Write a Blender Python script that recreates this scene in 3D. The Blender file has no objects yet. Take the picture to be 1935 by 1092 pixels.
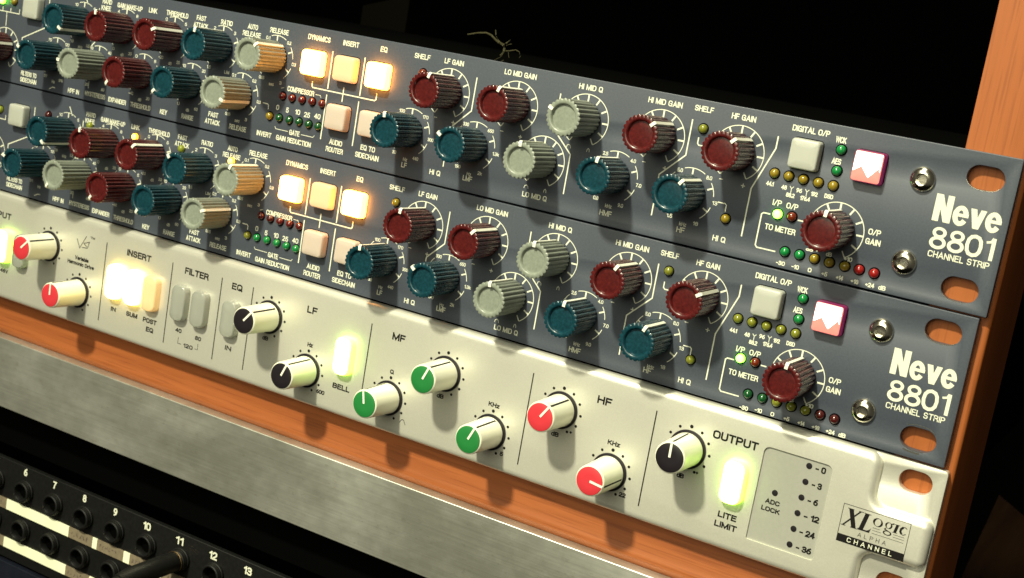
import bpy, bmesh, math, random
from mathutils import Vector, Matrix
random.seed(7)
PI = math.pi
MM = 0.001
sc = bpy.context.scene
COL = sc.collection
# ------------------------------------------------------------------ camera
CAM_POS=(58.42331,-388.33230,10.42220)
CAM_R=[[0.8561898, 0.4885192, 0.1681905], [0.235951, -0.0801062, -0.9684576], [-0.4596371, 0.8688682, -0.1838527]]
F_PX=2571.35
cam_d = bpy.data.cameras.new('camera'); cam = bpy.data.objects.new('camera', cam_d); COL.objects.link(cam)
cam_d.sensor_width = 36.0; cam_d.lens = 36.0 * F_PX / 1935.0
cam_d.clip_start = 0.01; cam_d.clip_end = 20
r0, r1, r2 = CAM_R
M = Matrix(((r0[0], -r1[0], -r2[0], CAM_POS[0]*MM), (r0[1], -r1[1], -r2[1], CAM_POS[1]*MM),
            (r0[2], -r1[2], -r2[2], CAM_POS[2]*MM), (0, 0, 0, 1)))
cam.matrix_world = M
cam_d.dof.use_dof = True; cam_d.dof.focus_distance = 0.43; cam_d.dof.aperture_fstop = 34
sc.camera = cam
# ------------------------------------------------------------------ world, lamp, fill lights, exposure
w = bpy.data.worlds.new('World'); sc.world = w; w.use_nodes = True
bg = w.node_tree.nodes['Background']; bg.inputs[0].default_value = (1.0, 0.93, 0.72, 1); bg.inputs[1].default_value = 0.06
sc.view_settings.view_transform = 'Standard'; sc.view_settings.look = 'None'
sc.view_settings.exposure = 0.0; sc.view_settings.gamma = 1.0
try:
    sc.cycles.use_denoising = True; sc.cycles.max_bounces = 6; sc.cycles.transmission_bounces = 5
    sc.cycles.sample_clamp_indirect = 4
except Exception: pass
def lamp(name, loc, target, energy, size, color):
    d = bpy.data.lights.new(name, 'AREA'); d.shape = 'DISK'; d.size = size; d.energy = energy; d.color = color
    o = bpy.data.objects.new(name, d); COL.objects.link(o); o.location = Vector(loc)*MM
    o.rotation_euler = (Vector(target)-Vector(loc)).to_track_quat('-Z', 'Y').to_euler()
    return o
ld = bpy.data.lights.new('ceiling_lamp', 'SPOT'); ld.energy = 152; ld.color = (0.98, 0.95, 0.69); ld.spot_size = math.radians(48); ld.spot_blend = 1.0; ld.shadow_soft_size = .055
lo = bpy.data.objects.new('ceiling_lamp', ld); COL.objects.link(lo); lo.location = Vector((-375, -1075, 1040))*MM
lo.rotation_euler = (Vector((-20, 0, -70))-Vector((-375, -1075, 1040))).to_track_quat('-Z', 'Y').to_euler()
lamp('front_fill', (-180, -1500, 520), (-120, 0, -90), 13, 1.1, (.97, 0.95, 0.70))  # broad soft fill, added to lift the shadows on front faces
lamp('overhead_fill', (-300, -520, 1500), (-200, 0, -90), 7, .6, (.97, 0.96, 0.70))  # added fill from above, for soft shadows and highlights along the silver bevel
# ------------------------------------------------------------------ tagging helpers
def tag(o, label=None, cat=None, group=None, kind=None):
    if label: o['label'] = label
    if cat: o['category'] = cat
    if group: o['group'] = group
    if kind: o['kind'] = kind
    return o
def empty(name, loc=(0,0,0), **k):
    o = bpy.data.objects.new(name, None); COL.objects.link(o); o.location = Vector(loc)*MM; o.empty_display_size = .01
    return tag(o, **k)
def place(name, me, parent=None, loc=(0,0,0), rot=0.0, label=None):
    o = bpy.data.objects.new(name, me); COL.objects.link(o)
    if parent: o.parent = parent
    o.location = Vector(loc)*MM
    if rot: o.rotation_euler = (0, rot, 0)
    if label: o['label'] = label
    return o
def mesh(name, verts, faces, mats, fm=None, smooth=False):
    me = bpy.data.meshes.new(name)
    me.from_pydata([(x*MM, y*MM, z*MM) for x, y, z in verts], [], faces)
    for m in (mats if isinstance(mats, (list, tuple)) else [mats]): me.materials.append(m)
    if fm:
        for p, i in zip(me.polygons, fm): p.material_index = i
    if smooth:
        me.shade_smooth()
    me.update(); return me
def autosmooth(me, ang=35):
    me.shade_smooth()
    bm = bmesh.new(); bm.from_mesh(me)
    for e in bm.edges:
        if len(e.link_faces) == 2:
            try: e.smooth = e.calc_face_angle() < math.radians(ang)
            except Exception: pass
        else: e.smooth = False
    bm.to_mesh(me); bm.free(); return me
# ------------------------------------------------------------------ materials
def nd(nt, t, **k):
    n = nt.nodes.new(t)
    for a, b in k.items(): setattr(n, a, b)
    return n
def mat(name, col, rough=.5, metal=0., spec=.5, coat=0., emis=None, estr=0., trans=0., sss=0.,
        var=0., vscale=400., vstretch=(1,1,1), bump=0., bscale=2000., rvar=0., col2=None):
    m = bpy.data.materials.new(name); m.use_nodes = True; nt = m.node_tree; b = nt.nodes['Principled BSDF']
    b.inputs['Base Color'].default_value = (*col, 1); b.inputs['Roughness'].default_value = rough
    b.inputs['Metallic'].default_value = metal; b.inputs['Specular IOR Level'].default_value = spec
    b.inputs['Coat Weight'].default_value = coat; b.inputs['Coat Roughness'].default_value = .12
    b.inputs['Transmission Weight'].default_value = trans
    if sss:
        b.inputs['Subsurface Weight'].default_value = sss; b.inputs['Subsurface Radius'].default_value = (.002,.0015,.001)
    if emis:
        b.inputs['Emission Color'].default_value = (*emis, 1); b.inputs['Emission Strength'].default_value = estr
    if var or rvar or bump:
        tc = nd(nt, 'ShaderNodeTexCoord'); mp = nd(nt, 'ShaderNodeMapping'); mp.inputs['Scale'].default_value = vstretch
        nt.links.new(tc.outputs['Object'], mp.inputs['Vector'])
    if var or rvar:
        n = nd(nt, 'ShaderNodeTexNoise'); n.inputs['Scale'].default_value = vscale; n.inputs['Detail'].default_value = 6; n.inputs['Roughness'].default_value = .65
        nt.links.new(mp.outputs[0], n.inputs['Vector'])
    if var:
        cr = nd(nt, 'ShaderNodeValToRGB'); c2 = col2 or tuple(c*(1-var) for c in col); c1 = col if col2 else tuple(min(1, c*(1+var)) for c in col)
        cr.color_ramp.elements[0].position = .36; cr.color_ramp.elements[0].color = (*c2, 1)
        cr.color_ramp.elements[1].position = .64; cr.color_ramp.elements[1].color = (*c1, 1)
        nt.links.new(n.outputs['Fac'], cr.inputs[0]); nt.links.new(cr.outputs[0], b.inputs['Base Color'])
    if rvar:
        mr = nd(nt, 'ShaderNodeMapRange'); mr.inputs['From Min'].default_value = .35; mr.inputs['From Max'].default_value = .65
        mr.inputs['To Min'].default_value = max(.02, rough-rvar); mr.inputs['To Max'].default_value = min(1, rough+rvar)
        nt.links.new(n.outputs['Fac'], mr.inputs[0]); nt.links.new(mr.outputs[0], b.inputs['Roughness'])
    if bump:
        n2 = nd(nt, 'ShaderNodeTexNoise'); n2.inputs['Scale'].default_value = bscale; n2.inputs['Detail'].default_value = 3
        nt.links.new(mp.outputs[0], n2.inputs['Vector'])
        bp_ = nd(nt, 'ShaderNodeBump'); bp_.inputs['Strength'].default_value = bump; bp_.inputs['Distance'].default_value = .00005
        nt.links.new(n2.outputs['Fac'], bp_.inputs['Height']); nt.links.new(bp_.outputs[0], b.inputs['Normal'])
    return m
def wood(name, base, dark, axis, rough=.42):
    m = bpy.data.materials.new(name); m.use_nodes = True; nt = m.node_tree; b = nt.nodes['Principled BSDF']
    tc = nd(nt, 'ShaderNodeTexCoord'); mp = nd(nt, 'ShaderNodeMapping')
    s = [1, 1, 1]; s[axis] = .022; mp.inputs['Scale'].default_value = s
    nt.links.new(tc.outputs['Object'], mp.inputs['Vector'])
    n1 = nd(nt, 'ShaderNodeTexNoise'); n1.inputs['Scale'].default_value = 160; n1.inputs['Detail'].default_value = 8; n1.inputs['Roughness'].default_value = .7; n1.inputs['Distortion'].default_value = .6
    n2 = nd(nt, 'ShaderNodeTexNoise'); n2.inputs['Scale'].default_value = 1500; n2.inputs['Detail'].default_value = 4
    mp2 = nd(nt, 'ShaderNodeMapping'); s2 = [1, 1, 1]; s2[axis] = .03; mp2.inputs['Scale'].default_value = s2
    nt.links.new(tc.outputs['Object'], mp2.inputs['Vector'])
    nt.links.new(mp.outputs[0], n1.inputs['Vector']); nt.links.new(mp2.outputs[0], n2.inputs['Vector'])
    cr = nd(nt, 'ShaderNodeValToRGB'); e = cr.color_ramp.elements
    e[0].position = .33; e[0].color = (*dark, 1); e[1].position = .68; e[1].color = (*base, 1)
    nt.links.new(n1.outputs['Fac'], cr.inputs[0])
    cr2 = nd(nt, 'ShaderNodeValToRGB'); e = cr2.color_ramp.elements
    e[0].position = .36; e[0].color = (.45, .36, .3, 1); e[1].position = .47; e[1].color = (1, 1, 1, 1)
    nt.links.new(n2.outputs['Fac'], cr2.inputs[0])
    mx = nd(nt, 'ShaderNodeMix', data_type='RGBA', blend_type='MULTIPLY'); mx.inputs[0].default_value = .35
    nt.links.new(cr.outputs[0], mx.inputs[6]); nt.links.new(cr2.outputs[0], mx.inputs[7]); nt.links.new(mx.outputs[2], b.inputs['Base Color'])
    b.inputs['Roughness'].default_value = rough
    bu = nd(nt, 'ShaderNodeBump'); bu.inputs['Strength'].default_value = .25; bu.inputs['Distance'].default_value = .0001
    nt.links.new(n2.outputs['Fac'], bu.inputs['Height']); nt.links.new(bu.outputs[0], b.inputs['Normal'])
    return m
def brushed(name):
    m = bpy.data.materials.new(name); m.use_nodes = True; nt = m.node_tree; b = nt.nodes['Principled BSDF']; L = nt.links.new
    tc = nd(nt, 'ShaderNodeTexCoord')
    def noise(scale, stretch, detail=5, rough=.6):
        mp = nd(nt, 'ShaderNodeMapping'); mp.inputs['Scale'].default_value = stretch; L(tc.outputs['Object'], mp.inputs['Vector'])
        n = nd(nt, 'ShaderNodeTexNoise'); n.inputs['Scale'].default_value = scale; n.inputs['Detail'].default_value = detail; n.inputs['Roughness'].default_value = rough
        L(mp.outputs[0], n.inputs['Vector']); return n
    sm = noise(28, (.6, 1, 1), 8, .7); st = noise(1400, (.012, 1, 1), 3); sp = noise(700, (.5, 1, 1), 2)
    cr = nd(nt, 'ShaderNodeValToRGB'); e = cr.color_ramp.elements
    e[0].position = .38; e[0].color = (.60, .60, .52, 1); e[1].position = .62; e[1].color = (.80, .80, .73, 1); L(sm.outputs['Fac'], cr.inputs[0])
    c2 = nd(nt, 'ShaderNodeValToRGB'); e = c2.color_ramp.elements
    e[0].position = .3; e[0].color = (.80, .80, .80, 1); e[1].position = .7; e[1].color = (1, 1, 1, 1); L(st.outputs['Fac'], c2.inputs[0])
    c3 = nd(nt, 'ShaderNodeValToRGB'); e = c3.color_ramp.elements
    e[0].position = .27; e[0].color = (.55, .52, .45, 1); e[1].position = .36; e[1].color = (1, 1, 1, 1); L(sp.outputs['Fac'], c3.inputs[0])
    def mul(a, c, f):
        x = nd(nt, 'ShaderNodeMix', data_type='RGBA', blend_type='MULTIPLY'); x.inputs[0].default_value = f; L(a, x.inputs[6]); L(c, x.inputs[7]); return x.outputs[2]
    L(mul(mul(cr.outputs[0], c2.outputs[0], .8), c3.outputs[0], .25), b.inputs['Base Color'])
    mr = nd(nt, 'ShaderNodeMapRange'); mr.inputs['From Min'].default_value = .35; mr.inputs['From Max'].default_value = .65; mr.inputs['To Min'].default_value = .33; mr.inputs['To Max'].default_value = .47
    L(sm.outputs['Fac'], mr.inputs[0]); L(mr.outputs[0], b.inputs['Roughness']); b.inputs['Metallic'].default_value = .80
    bu = nd(nt, 'ShaderNodeBump'); bu.inputs['Strength'].default_value = .35; bu.inputs['Distance'].default_value = .00005; L(st.outputs['Fac'], bu.inputs['Height']); L(bu.outputs[0], b.inputs['Normal'])
    return m
M_SLATE = mat('slate_paint', (.064,.075,.100), .42, spec=.55, var=.09, vscale=1700, bump=.6, bscale=3200, rvar=.04)
M_PRINT = mat('cream_print', (.80,.81,.66), .55)
M_BLACKPRINT = mat('black_print', (.008,.007,.007), .6, spec=.2)
M_SILVER = mat('silver_paint', (.83,.815,.72), .37, metal=.55, spec=.5, var=.03, vscale=2200, bump=.45, bscale=3500, rvar=.03)
M_WINDOW = mat('meter_window', (.37,.37,.33), .3, var=.03, vscale=900)
M_TEAL = mat('teal_plastic', (.005,.039,.056), .26, coat=.15, var=.3, vscale=900, bump=.25, bscale=1800)
M_MAROON = mat('maroon_plastic', (.078,.008,.008), .25, coat=.2, var=.3, vscale=900, bump=.3, bscale=1800)
M_GREY = mat('grey_plastic', (.24,.265,.22), .32, coat=.1, var=.12, vscale=900, bump=.25, bscale=1800)
M_WHITE = mat('white_pointer', (.93,.92,.80), .4)
M_IVORY = mat('ivory_plastic', (.86,.85,.70), .25, coat=.2)
M_RED = mat('red_cap', (.66,.040,.055), .4)
M_GREEN = mat('green_cap', (.018,.20,.045), .4)
M_BLACKCAP = mat('black_cap', (.015,.012,.016), .35)
M_BLACK = mat('black_plastic', (.006,.006,.006), .5, spec=.3, var=.3, vscale=600)
M_VOID = mat('black_steel_and_void', (.0012,.0012,.0011), .9, spec=.02)  # also stands for the shaded void under the bar
M_SCREW = mat('nickel', (.72,.68,.56), .2, metal=1., rvar=.06, vscale=300, var=.05)
M_ALU = brushed('aluminium')
M_WOOD_V = wood('veneer_upright', (.40,.108,.017), (.31,.078,.012), 2, .6)
M_WOOD_H = wood('veneer_level', (.42,.122,.032), (.30,.080,.020), 0, .45)
M_TABLE = wood('table_wood', (.07,.035,.018), (.04,.018,.01), 1)
M_LEDS = {
 'red': mat('led_red', (.28,.012,.010), .12, coat=.6, emis=(1,.03,.01), estr=.02),
 'mid_red': mat('led_mid_red', (.10,.010,.009), .12, coat=.6),
 'dark_red': mat('led_dark_red', (.065,.008,.007), .12, coat=.6),
 'brown': mat('led_brown', (.16,.022,.006), .12, coat=.6),
 'green': mat('led_green', (.008,.22,.05), .12, coat=.6),
 'dark_green': mat('led_dark_green', (.008,.075,.02), .12, coat=.6),
 'amber': mat('led_amber', (.27,.19,.015), .15, coat=.4),
 'olive': mat('led_olive', (.20,.21,.02), .15, coat=.4),
 'lit_green': mat('led_lit_green', (.3,1,.2), .3, emis=(.26,1,.07), estr=9),
 'lit_amber': mat('led_lit_amber', (1,.8,.2), .3, emis=(1,.56,.08), estr=5),
 'half_amber': mat('led_half', (.22,.25,.02), .3, emis=(.6,.7,.05), estr=.06),
}
M_BTN_LIT = mat('button_lit', (1,.8,.5), .4, emis=(1,.40,.075), estr=17)
M_BTN_SIDE = mat('button_lit_side', (1,.6,.2), .4, emis=(1,.33,.035), estr=20)
M_PILL_YSIDE = mat('pill_yellow_side', (1,.9,.4), .4, emis=(1,.70,.12), estr=8)
M_PILL_GSIDE = mat('pill_green_side', (.8,1,.4), .4, emis=(.50,1,.05), estr=4.5)
M_BTN_HALF = mat('button_half_lit', (.62,.45,.28), .35, emis=(1,.54,.24), estr=.52)
M_BTN_BLEED = mat('button_cream_bleed', (.58,.49,.42), .35, sss=.3, emis=(1,.5,.3), estr=.06)  # cream cap, light bleed put into base colour and weak emission
M_BTN_CREAM = mat('button_cream', (.47,.48,.43), .35, sss=.3)
M_PILL_YEL = mat('pill_lit_yellow', (1,.9,.5), .4, emis=(1,.80,.26), estr=10)
M_PILL_GRN = mat('pill_lit_green', (.9,1,.5), .4, emis=(.74,1,.20), estr=7)
M_PILL_CLR = mat('pill_clear', (.60,.62,.57), .18, trans=.55, sss=0, coat=.3)
M_PILL_ORG = mat('pill_neighbour_glow', (.80,.66,.42), .28, trans=.2, sss=.25, coat=.3, emis=(1,.55,.15), estr=.35)  # clear cap, orange light of its neighbours put into colour and emission
M_LOGO_PINK = mat('logo_button_pink', (.45,.16,.12), .35, emis=(1,.27,.22), estr=.85)
M_LOGO_WHITE = mat('logo_button_white', (1,1,.95), .35, emis=(1,.92,.86), estr=4)
M_LOGO_SIDE = mat('logo_button_side', (.16,.01,.07), .25, coat=.3, emis=(.7,.02,.22), estr=.16)
M_PAPER = mat('paper_strip', (.95,.97,.72), .7)
M_TAN = mat('tan_tape', (.23,.185,.125), .5, var=.12, vscale=500)
M_INK = mat('pen_ink', (.05,.035,.05), .6)
M_TWINE = mat('twine', (.045,.042,.022), .9, spec=.05, var=.3, vscale=900)
M_BARE = mat('bare_metal', (.8,.78,.66), .25, metal=1.)
# ------------------------------------------------------------------ shape helpers (mm, panel plane is XZ, front towards -Y)
def rrect(x0, z0, x1, z1, r, n=5):
    """rounded rectangle as a closed list of points"""
    if not isinstance(r, (list, tuple)): r = (r,)*4
    P = []
    for (cx, cz, a0, rr) in ((x1, z1, 0, r[0]), (x0, z1, 90, r[1]), (x0, z0, 180, r[2]), (x1, z0, 270, r[3])):
        sx = -1 if a0 in (0, 270) else 1; sz = -1 if a0 in (0, 90) else 1
        for k in range(n+1):
            a = math.radians(a0 + 90*k/n)
            P.append((cx+sx*rr+rr*math.cos(a), cz+sz*rr+rr*math.sin(a)))
    return P
def circle(cx, cz, r, n=32, rx=None, rz=None):
    return [(cx+(rx or r)*math.cos(2*PI*k/n), cz+(rz or r)*math.sin(2*PI*k/n)) for k in range(n)]
def arcpts(cx, cz, r, a0, a1, step=6):
    n = max(2, int(abs(a1-a0)/step)+1)
    return [(cx+r*math.sin(math.radians(a0+(a1-a0)*k/(n-1))), cz+r*math.cos(math.radians(a0+(a1-a0)*k/(n-1)))) for k in range(n)]
def plate(name, loops, y0, y1, m, bevel=0., bres=2):
    """solid plate: first loop outline, the others holes; y0 front, y1 back"""
    cu = bpy.data.curves.new(name, 'CURVE'); cu.dimensions = '2D'; cu.fill_mode = 'BOTH'
    cu.extrude = max(0, (y1-y0)/2 - bevel); cu.bevel_depth = bevel; cu.bevel_resolution = bres; cu.offset = -bevel
    for L in loops:
        sp = cu.splines.new('POLY'); sp.points.add(len(L)-1); sp.use_cyclic_u = True
        for p, (x, z) in zip(sp.points, L): p.co = (x, z, 0, 1)
    o = bpy.data.objects.new('tmp', cu); COL.objects.link(o)
    me = bpy.data.meshes.new_from_object(o.evaluated_get(bpy.context.evaluated_depsgraph_get()))
    bpy.data.objects.remove(o); bpy.data.curves.remove(cu)
    for v in me.vertices:
        x, y, z = v.co; v.co = (x*MM, ((y0+y1)/2 - z)*MM, y*MM)
    me.materials.clear(); me.materials.append(m); me.name = name
    bm = bmesh.new(); bm.from_mesh(me); bmesh.ops.remove_doubles(bm, verts=bm.verts, dist=1e-6); bmesh.ops.recalc_face_normals(bm, faces=bm.faces); bm.to_mesh(me); bm.free()
    return autosmooth(me, 40)
def ribbon(pts, w, y=-.05, closed=False):
    """flat printed line of width w with mitred corners"""
    n = len(pts); V = []; F = []
    for i in range(n):
        p = Vector(pts[i])
        a = Vector(pts[i-1]) if (i > 0 or closed) else None
        b = Vector(pts[(i+1) % n]) if (i < n-1 or closed) else None
        d1 = (p-a).normalized() if a is not None else (b-p).normalized()
        d2 = (b-p).normalized() if b is not None else d1
        t = (d1+d2); t = t.normalized() if t.length > 1e-6 else d1
        nrm = Vector((-t.y, t.x)); c = max(.35, nrm.dot(Vector((-d1.y, d1.x))))
        h = w/2/c
        V += [(p.x+nrm.x*h, y, p.y+nrm.y*h), (p.x-nrm.x*h, y, p.y-nrm.y*h)]
    for i in range(n if closed else n-1):
        j = (i+1) % n
        F.append((2*i, 2*i+1, 2*j+1, 2*j))
    return V, F
def bevel_front(me, off, seg, skip=None):
    bm = bmesh.new(); bm.from_mesh(me)
    bmesh.ops.dissolve_limit(bm, angle_limit=.02, verts=bm.verts, edges=bm.edges)
    ymin = min(v.co.y for v in bm.verts); E = []
    for e in bm.edges:
        a, c = e.verts
        if abs(a.co.y-ymin) < 1e-6 and abs(c.co.y-ymin) < 1e-6 and len(e.link_faces) == 2 and e.calc_face_angle() > .8:
            if skip and skip[0] < a.co.x/MM < skip[1] and skip[0] < c.co.x/MM < skip[1] and skip[2] < a.co.z/MM < skip[3]: continue
            E.append(e)
    bmesh.ops.bevel(bm, geom=E, offset=off*MM, segments=seg, profile=.5, affect='EDGES', clamp_overlap=False)
    bm.to_mesh(me); bm.free(); return autosmooth(me, 40)
class Bag:
    def __init__(s): s.V = []; s.F = []; s.M = []
    def add(s, VF, mi=0):
        V, F = VF; o = len(s.V); s.V += V; s.F += [tuple(i+o for i in f) for f in F]; s.M += [mi]*len(F)
    def disc(s, cx, cz, r, y=-.05, n=12, mi=0, rz=None):
        V = [(cx+r*math.cos(2*PI*k/n), y, cz+(rz or r)*math.sin(2*PI*k/n)) for k in range(n)]
        s.add((V, [tuple(range(n))]), mi)
    def poly(s, P, y=-.05, mi=0):
        s.add(([(x, y, z) for x, z in P], [tuple(range(len(P)))]), mi)
    def ring(s, cx, cz, ro, ri, y=-.05, n=24, mi=0, roz=None, riz=None, rot=0.):
        V = []
        for k in range(n):
            a = 2*PI*k/n; c, q = math.cos(a), math.sin(a)
            for (rx, rz) in ((ro, roz or ro), (ri, riz or ri)):
                x, z = rx*c, rz*q; V.append((cx+x*math.cos(rot)-z*math.sin(rot), y, cz+x*math.sin(rot)+z*math.cos(rot)))
        s.add((V, [(2*k, 2*k+1, 2*((k+1) % n)+1, 2*((k+1) % n)) for k in range(n)]), mi)
    def box(s, x0, x1, y0, y1, z0, z1, mi=0):
        V = [(x, y, z) for x in (x0, x1) for y in (y0, y1) for z in (z0, z1)]
        s.add((V, [(0,1,3,2),(4,6,7,5),(0,4,5,1),(2,3,7,6),(0,2,6,4),(1,5,7,3)]), mi)
    def mesh(s, name, mats, smooth=False):
        me = mesh(name, s.V, s.F, mats, s.M)
        bm = bmesh.new(); bm.from_mesh(me); bmesh.ops.recalc_face_normals(bm, faces=bm.faces); bm.to_mesh(me); bm.free()
        return autosmooth(me) if smooth else me
def lathe(name, prof, n, mats, flute=0, famp=None, seg_mat=None, close_end=True):
    """turned about the Y axis; prof = [(r, y, flute weight)] ; flute = number of scallops"""
    V = []; F = []; FM = []
    for (r, y, wgt) in prof:
        for k in range(n):
            a = 2*PI*k/n
            rr = r - (famp*wgt*(1-abs(math.sin(a*flute/2+PI/2))) if flute else 0)
            V.append((rr*math.sin(a), y, rr*math.cos(a)))
    for i in range(len(prof)-1):
        for k in range(n):
            j = (k+1) % n; F.append((i*n+k, i*n+j, (i+1)*n+j, (i+1)*n+k)); FM.append(seg_mat[i] if seg_mat else 0)
    if close_end:
        F.append(tuple((len(prof)-1)*n+k for k in range(n))); FM.append(seg_mat[-1] if seg_mat else 0)
    me = mesh(name, V, F, mats, FM)
    bm = bmesh.new(); bm.from_mesh(me); bmesh.ops.recalc_face_normals(bm, faces=bm.faces); bm.to_mesh(me); bm.free()
    return autosmooth(me, 38)
# ------------------------------------------------------------------ condensed sans lettering drawn as strokes (cap height 1, baseline 0)
def _arc(cx, cy, rx, ry, a0, a1, n=9):   # angles in degrees, anticlockwise from +x; squarish curve like a condensed grotesque
    P = []
    for k in range(n):
        a = math.radians(a0+(a1-a0)*k/(n-1)); c, s = math.cos(a), math.sin(a)
        P.append((cx+rx*math.copysign(abs(c)**.85, c), cy+ry*math.copysign(abs(s)**.85, s)))
    return P
def _glyphs():
    G = {}; W = .50
    def g(ch, w, *st): G[ch] = (w, st)
    g('A', .54, [(0,0),(.27,1),(.54,0)], [(.09,.30),(.45,.30)])
    g('B', .48, [(0,0),(0,1),(.26,1)]+_arc(.24,.77,.21,.23,80,-90)+[(0,.54)], [(.24,.54)]+_arc(.24,.27,.24,.27,90,-90)+[(0,0)])
    g('C', .52, _arc(.26,.70,.25,.30,15,180)+_arc(.26,.30,.25,.30,180,345))
    g('D', .50, [(0,0),(0,1),(.2,1)]+_arc(.2,.66,.29,.34,90,0)+_arc(.2,.34,.29,.34,0,-90)+[(0,0)])
    g('E', .42, [(.42,1),(0,1),(0,0),(.43,0)], [(0,.53),(.38,.53)])
    g('F', .40, [(.40,1),(0,1),(0,0)], [(0,.51),(.35,.51)])
    g('G', .54, _arc(.26,.70,.25,.30,15,180)+_arc(.26,.30,.25,.30,180,360)+[(.51,.47),(.30,.47)], [(.51,.4),(.51,0)])
    g('H', .48, [(0,0),(0,1)], [(.48,0),(.48,1)], [(0,.52),(.48,.52)])
    g('I', .0, [(0,0),(0,1)])
    g('J', .36, [(.36,1),(.36,.27)]+_arc(.18,.25,.18,.26,0,-180))
    g('K', .50, [(0,0),(0,1)], [(.46,1),(.02,.42)], [(.16,.58),(.50,0)])
    g('L', .38, [(0,1),(0,0),(.38,0)])
    g('M', .60, [(0,0),(0,1)], [(0,1),(.30,.04),(.60,1)], [(.60,1),(.60,0)])
    g('N', .48, [(0,0),(0,1)], [(.0,1),(.48,0)], [(.48,0),(.48,1)])
    O = _arc(.26,.68,.26,.32,0,180)+_arc(.26,.32,.26,.32,180,360)+[(.52,.68)]
    g('O', .52, O)
    g('P', .46, [(0,0),(0,1),(.24,1)]+_arc(.22,.73,.24,.27,80,-90)+[(0,.46)])
    g('Q', .54, O, [(.30,.25),(.54,-.04)])
    g('R', .49, [(0,0),(0,1),(.24,1)]+_arc(.22,.75,.24,.25,80,-90)+[(0,.50)], [(.24,.50),(.40,.40),(.46,.20),(.49,0)])
    S = _arc(.24,.75,.22,.25,15,250,9)+_arc(.24,.26,.23,.26,60,-165,9)
    g('S', .48, S)
    g('T', .48, [(0,1),(.48,1)], [(.24,1),(.24,0)])
    g('U', .48, [(0,1),(0,.3)]+_arc(.24,.28,.24,.28,180,360)+[(.48,1)])
    g('V', .50, [(0,1),(.25,0),(.50,1)])
    g('W', .74, [(0,1),(.18,0),(.37,1),(.56,0),(.74,1)])
    g('X', .50, [(0,0),(.50,1)], [(0,1),(.50,0)])
    g('Y', .50, [(0,1),(.25,.45),(.50,1)], [(.25,.45),(.25,0)])
    g('Z', .44, [(0,1),(.44,1),(0,0),(.44,0)])
    Z = _arc(.23,.70,.23,.30,0,180)+_arc(.23,.30,.23,.30,180,360)+[(.46,.70)]
    g('0', .46, Z)
    g('1', .20, [(.20,1),(.20,0)], [(.18,.93),(.0,.76)])
    g('2', .44, _arc(.22,.74,.21,.26,170,-30,8)+[(.30,.42),(.03,.12),(0,0),(.44,0)])
    g('3', .46, _arc(.22,.76,.21,.24,160,-80,8)+[(.14,.53)], [(.2,.53)]+_arc(.22,.27,.23,.27,75,-160,9))
    g('4', .48, [(.36,0),(.36,1)], [(.34,1),(0,.28)], [(0,.28),(.48,.28)])
    g('5', .46, [(.42,1),(.08,1),(.03,.50)]+_arc(.22,.31,.23,.32,120,-155,9))
    g('6', .46, [(.38,.99),(.20,.88),(.05,.66),(.0,.42)], _arc(.23,.29,.23,.29,180,540,13))
    g('7', .44, [(0,1),(.44,1),(.22,.5),(.12,0)])
    g('8', .46, _arc(.23,.76,.20,.24,-90,270,13), _arc(.23,.27,.23,.27,90,450,13))
    g('9', .46, [(.08,.01),(.26,.12),(.41,.34),(.46,.58)], _arc(.23,.71,.23,.29,0,360,13))
    g('+', .40, [(0,.45),(.40,.45)], [(.20,.25),(.20,.65)])
    g('-', .28, [(0,.42),(.28,.42)])
    g('.', .0, [(0,-.02),(0,.12)])
    g('/', .34, [(0,-.02),(.34,1.02)])
    g(' ', .16)
    g('\u221e', .9, _arc(.22,.45,.22,.22,30,330,11)+[(.45,.45)]+_arc(.68,.45,.22,.22,210,-30,3)[:0]+[(.50,.55)]+_arc(.68,.45,.22,.22,140,-140,11)+[(.45,.45),(.41,.55)])
    # lower case
    g('a', .40, _arc(.20,.50,.18,.22,150,0,6)+[(.38,0)], _arc(.20,.20,.20,.20,60,360,9)[:8]+[(.38,.14)], [(.38,.42),(.12,.40)])
    g('b', .40, [(0,0),(0,1)], _arc(.20,.35,.20,.36,180,-180,11))
    g('c', .38, _arc(.20,.35,.20,.36,30,330,9))
    g('d', .40, [(.40,0),(.40,1)], _arc(.20,.35,.20,.36,0,360,11))
    g('e', .42, [(.02,.38),(.41,.38)]+_arc(.21,.36,.21,.36,5,320,10))
    g('g', .40, [(.40,.7),(.40,-.05)]+_arc(.20,-.05,.2,.2,0,-160,5), _arc(.20,.35,.20,.36,0,360,11))
    g('h', .38, [(0,0),(0,1)], [(0,.45)]+_arc(.19,.48,.19,.23,150,0,5)+[(.38,0)])
    g('i', .0, [(0,0),(0,.70)], [(0,.85),(0,1)])
    g('k', .36, [(0,0),(0,1)], [(.34,.7),(.03,.3)], [(.14,.44),(.36,0)])
    g('l', .0, [(0,0),(0,1)])
    g('m', .60, [(0,0),(0,.70)], [(0,.45)]+_arc(.15,.48,.15,.22,150,0,5)+[(.30,0)], [(.30,.45)]+_arc(.45,.48,.15,.22,150,0,5)+[(.60,0)])
    g('n', .38, [(0,0),(0,.70)], [(0,.45)]+_arc(.19,.48,.19,.23,150,0,5)+[(.38,0)])
    g('o', .42, _arc(.21,.35,.21,.36,0,360,13))
    g('r', .24, [(0,0),(0,.70)], [(0,.42),(.08,.62),(.24,.69)])
    g('s', .36, _arc(.18,.53,.16,.18,20,250,6)+_arc(.18,.18,.17,.18,60,-160,6))
    g('v', .38, [(0,.70),(.19,0),(.38,.70)])
    g('z', .34, [(0,.70),(.34,.70),(0,0),(.34,0)])
    return G
GL = _glyphs()
_tc = {}
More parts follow.
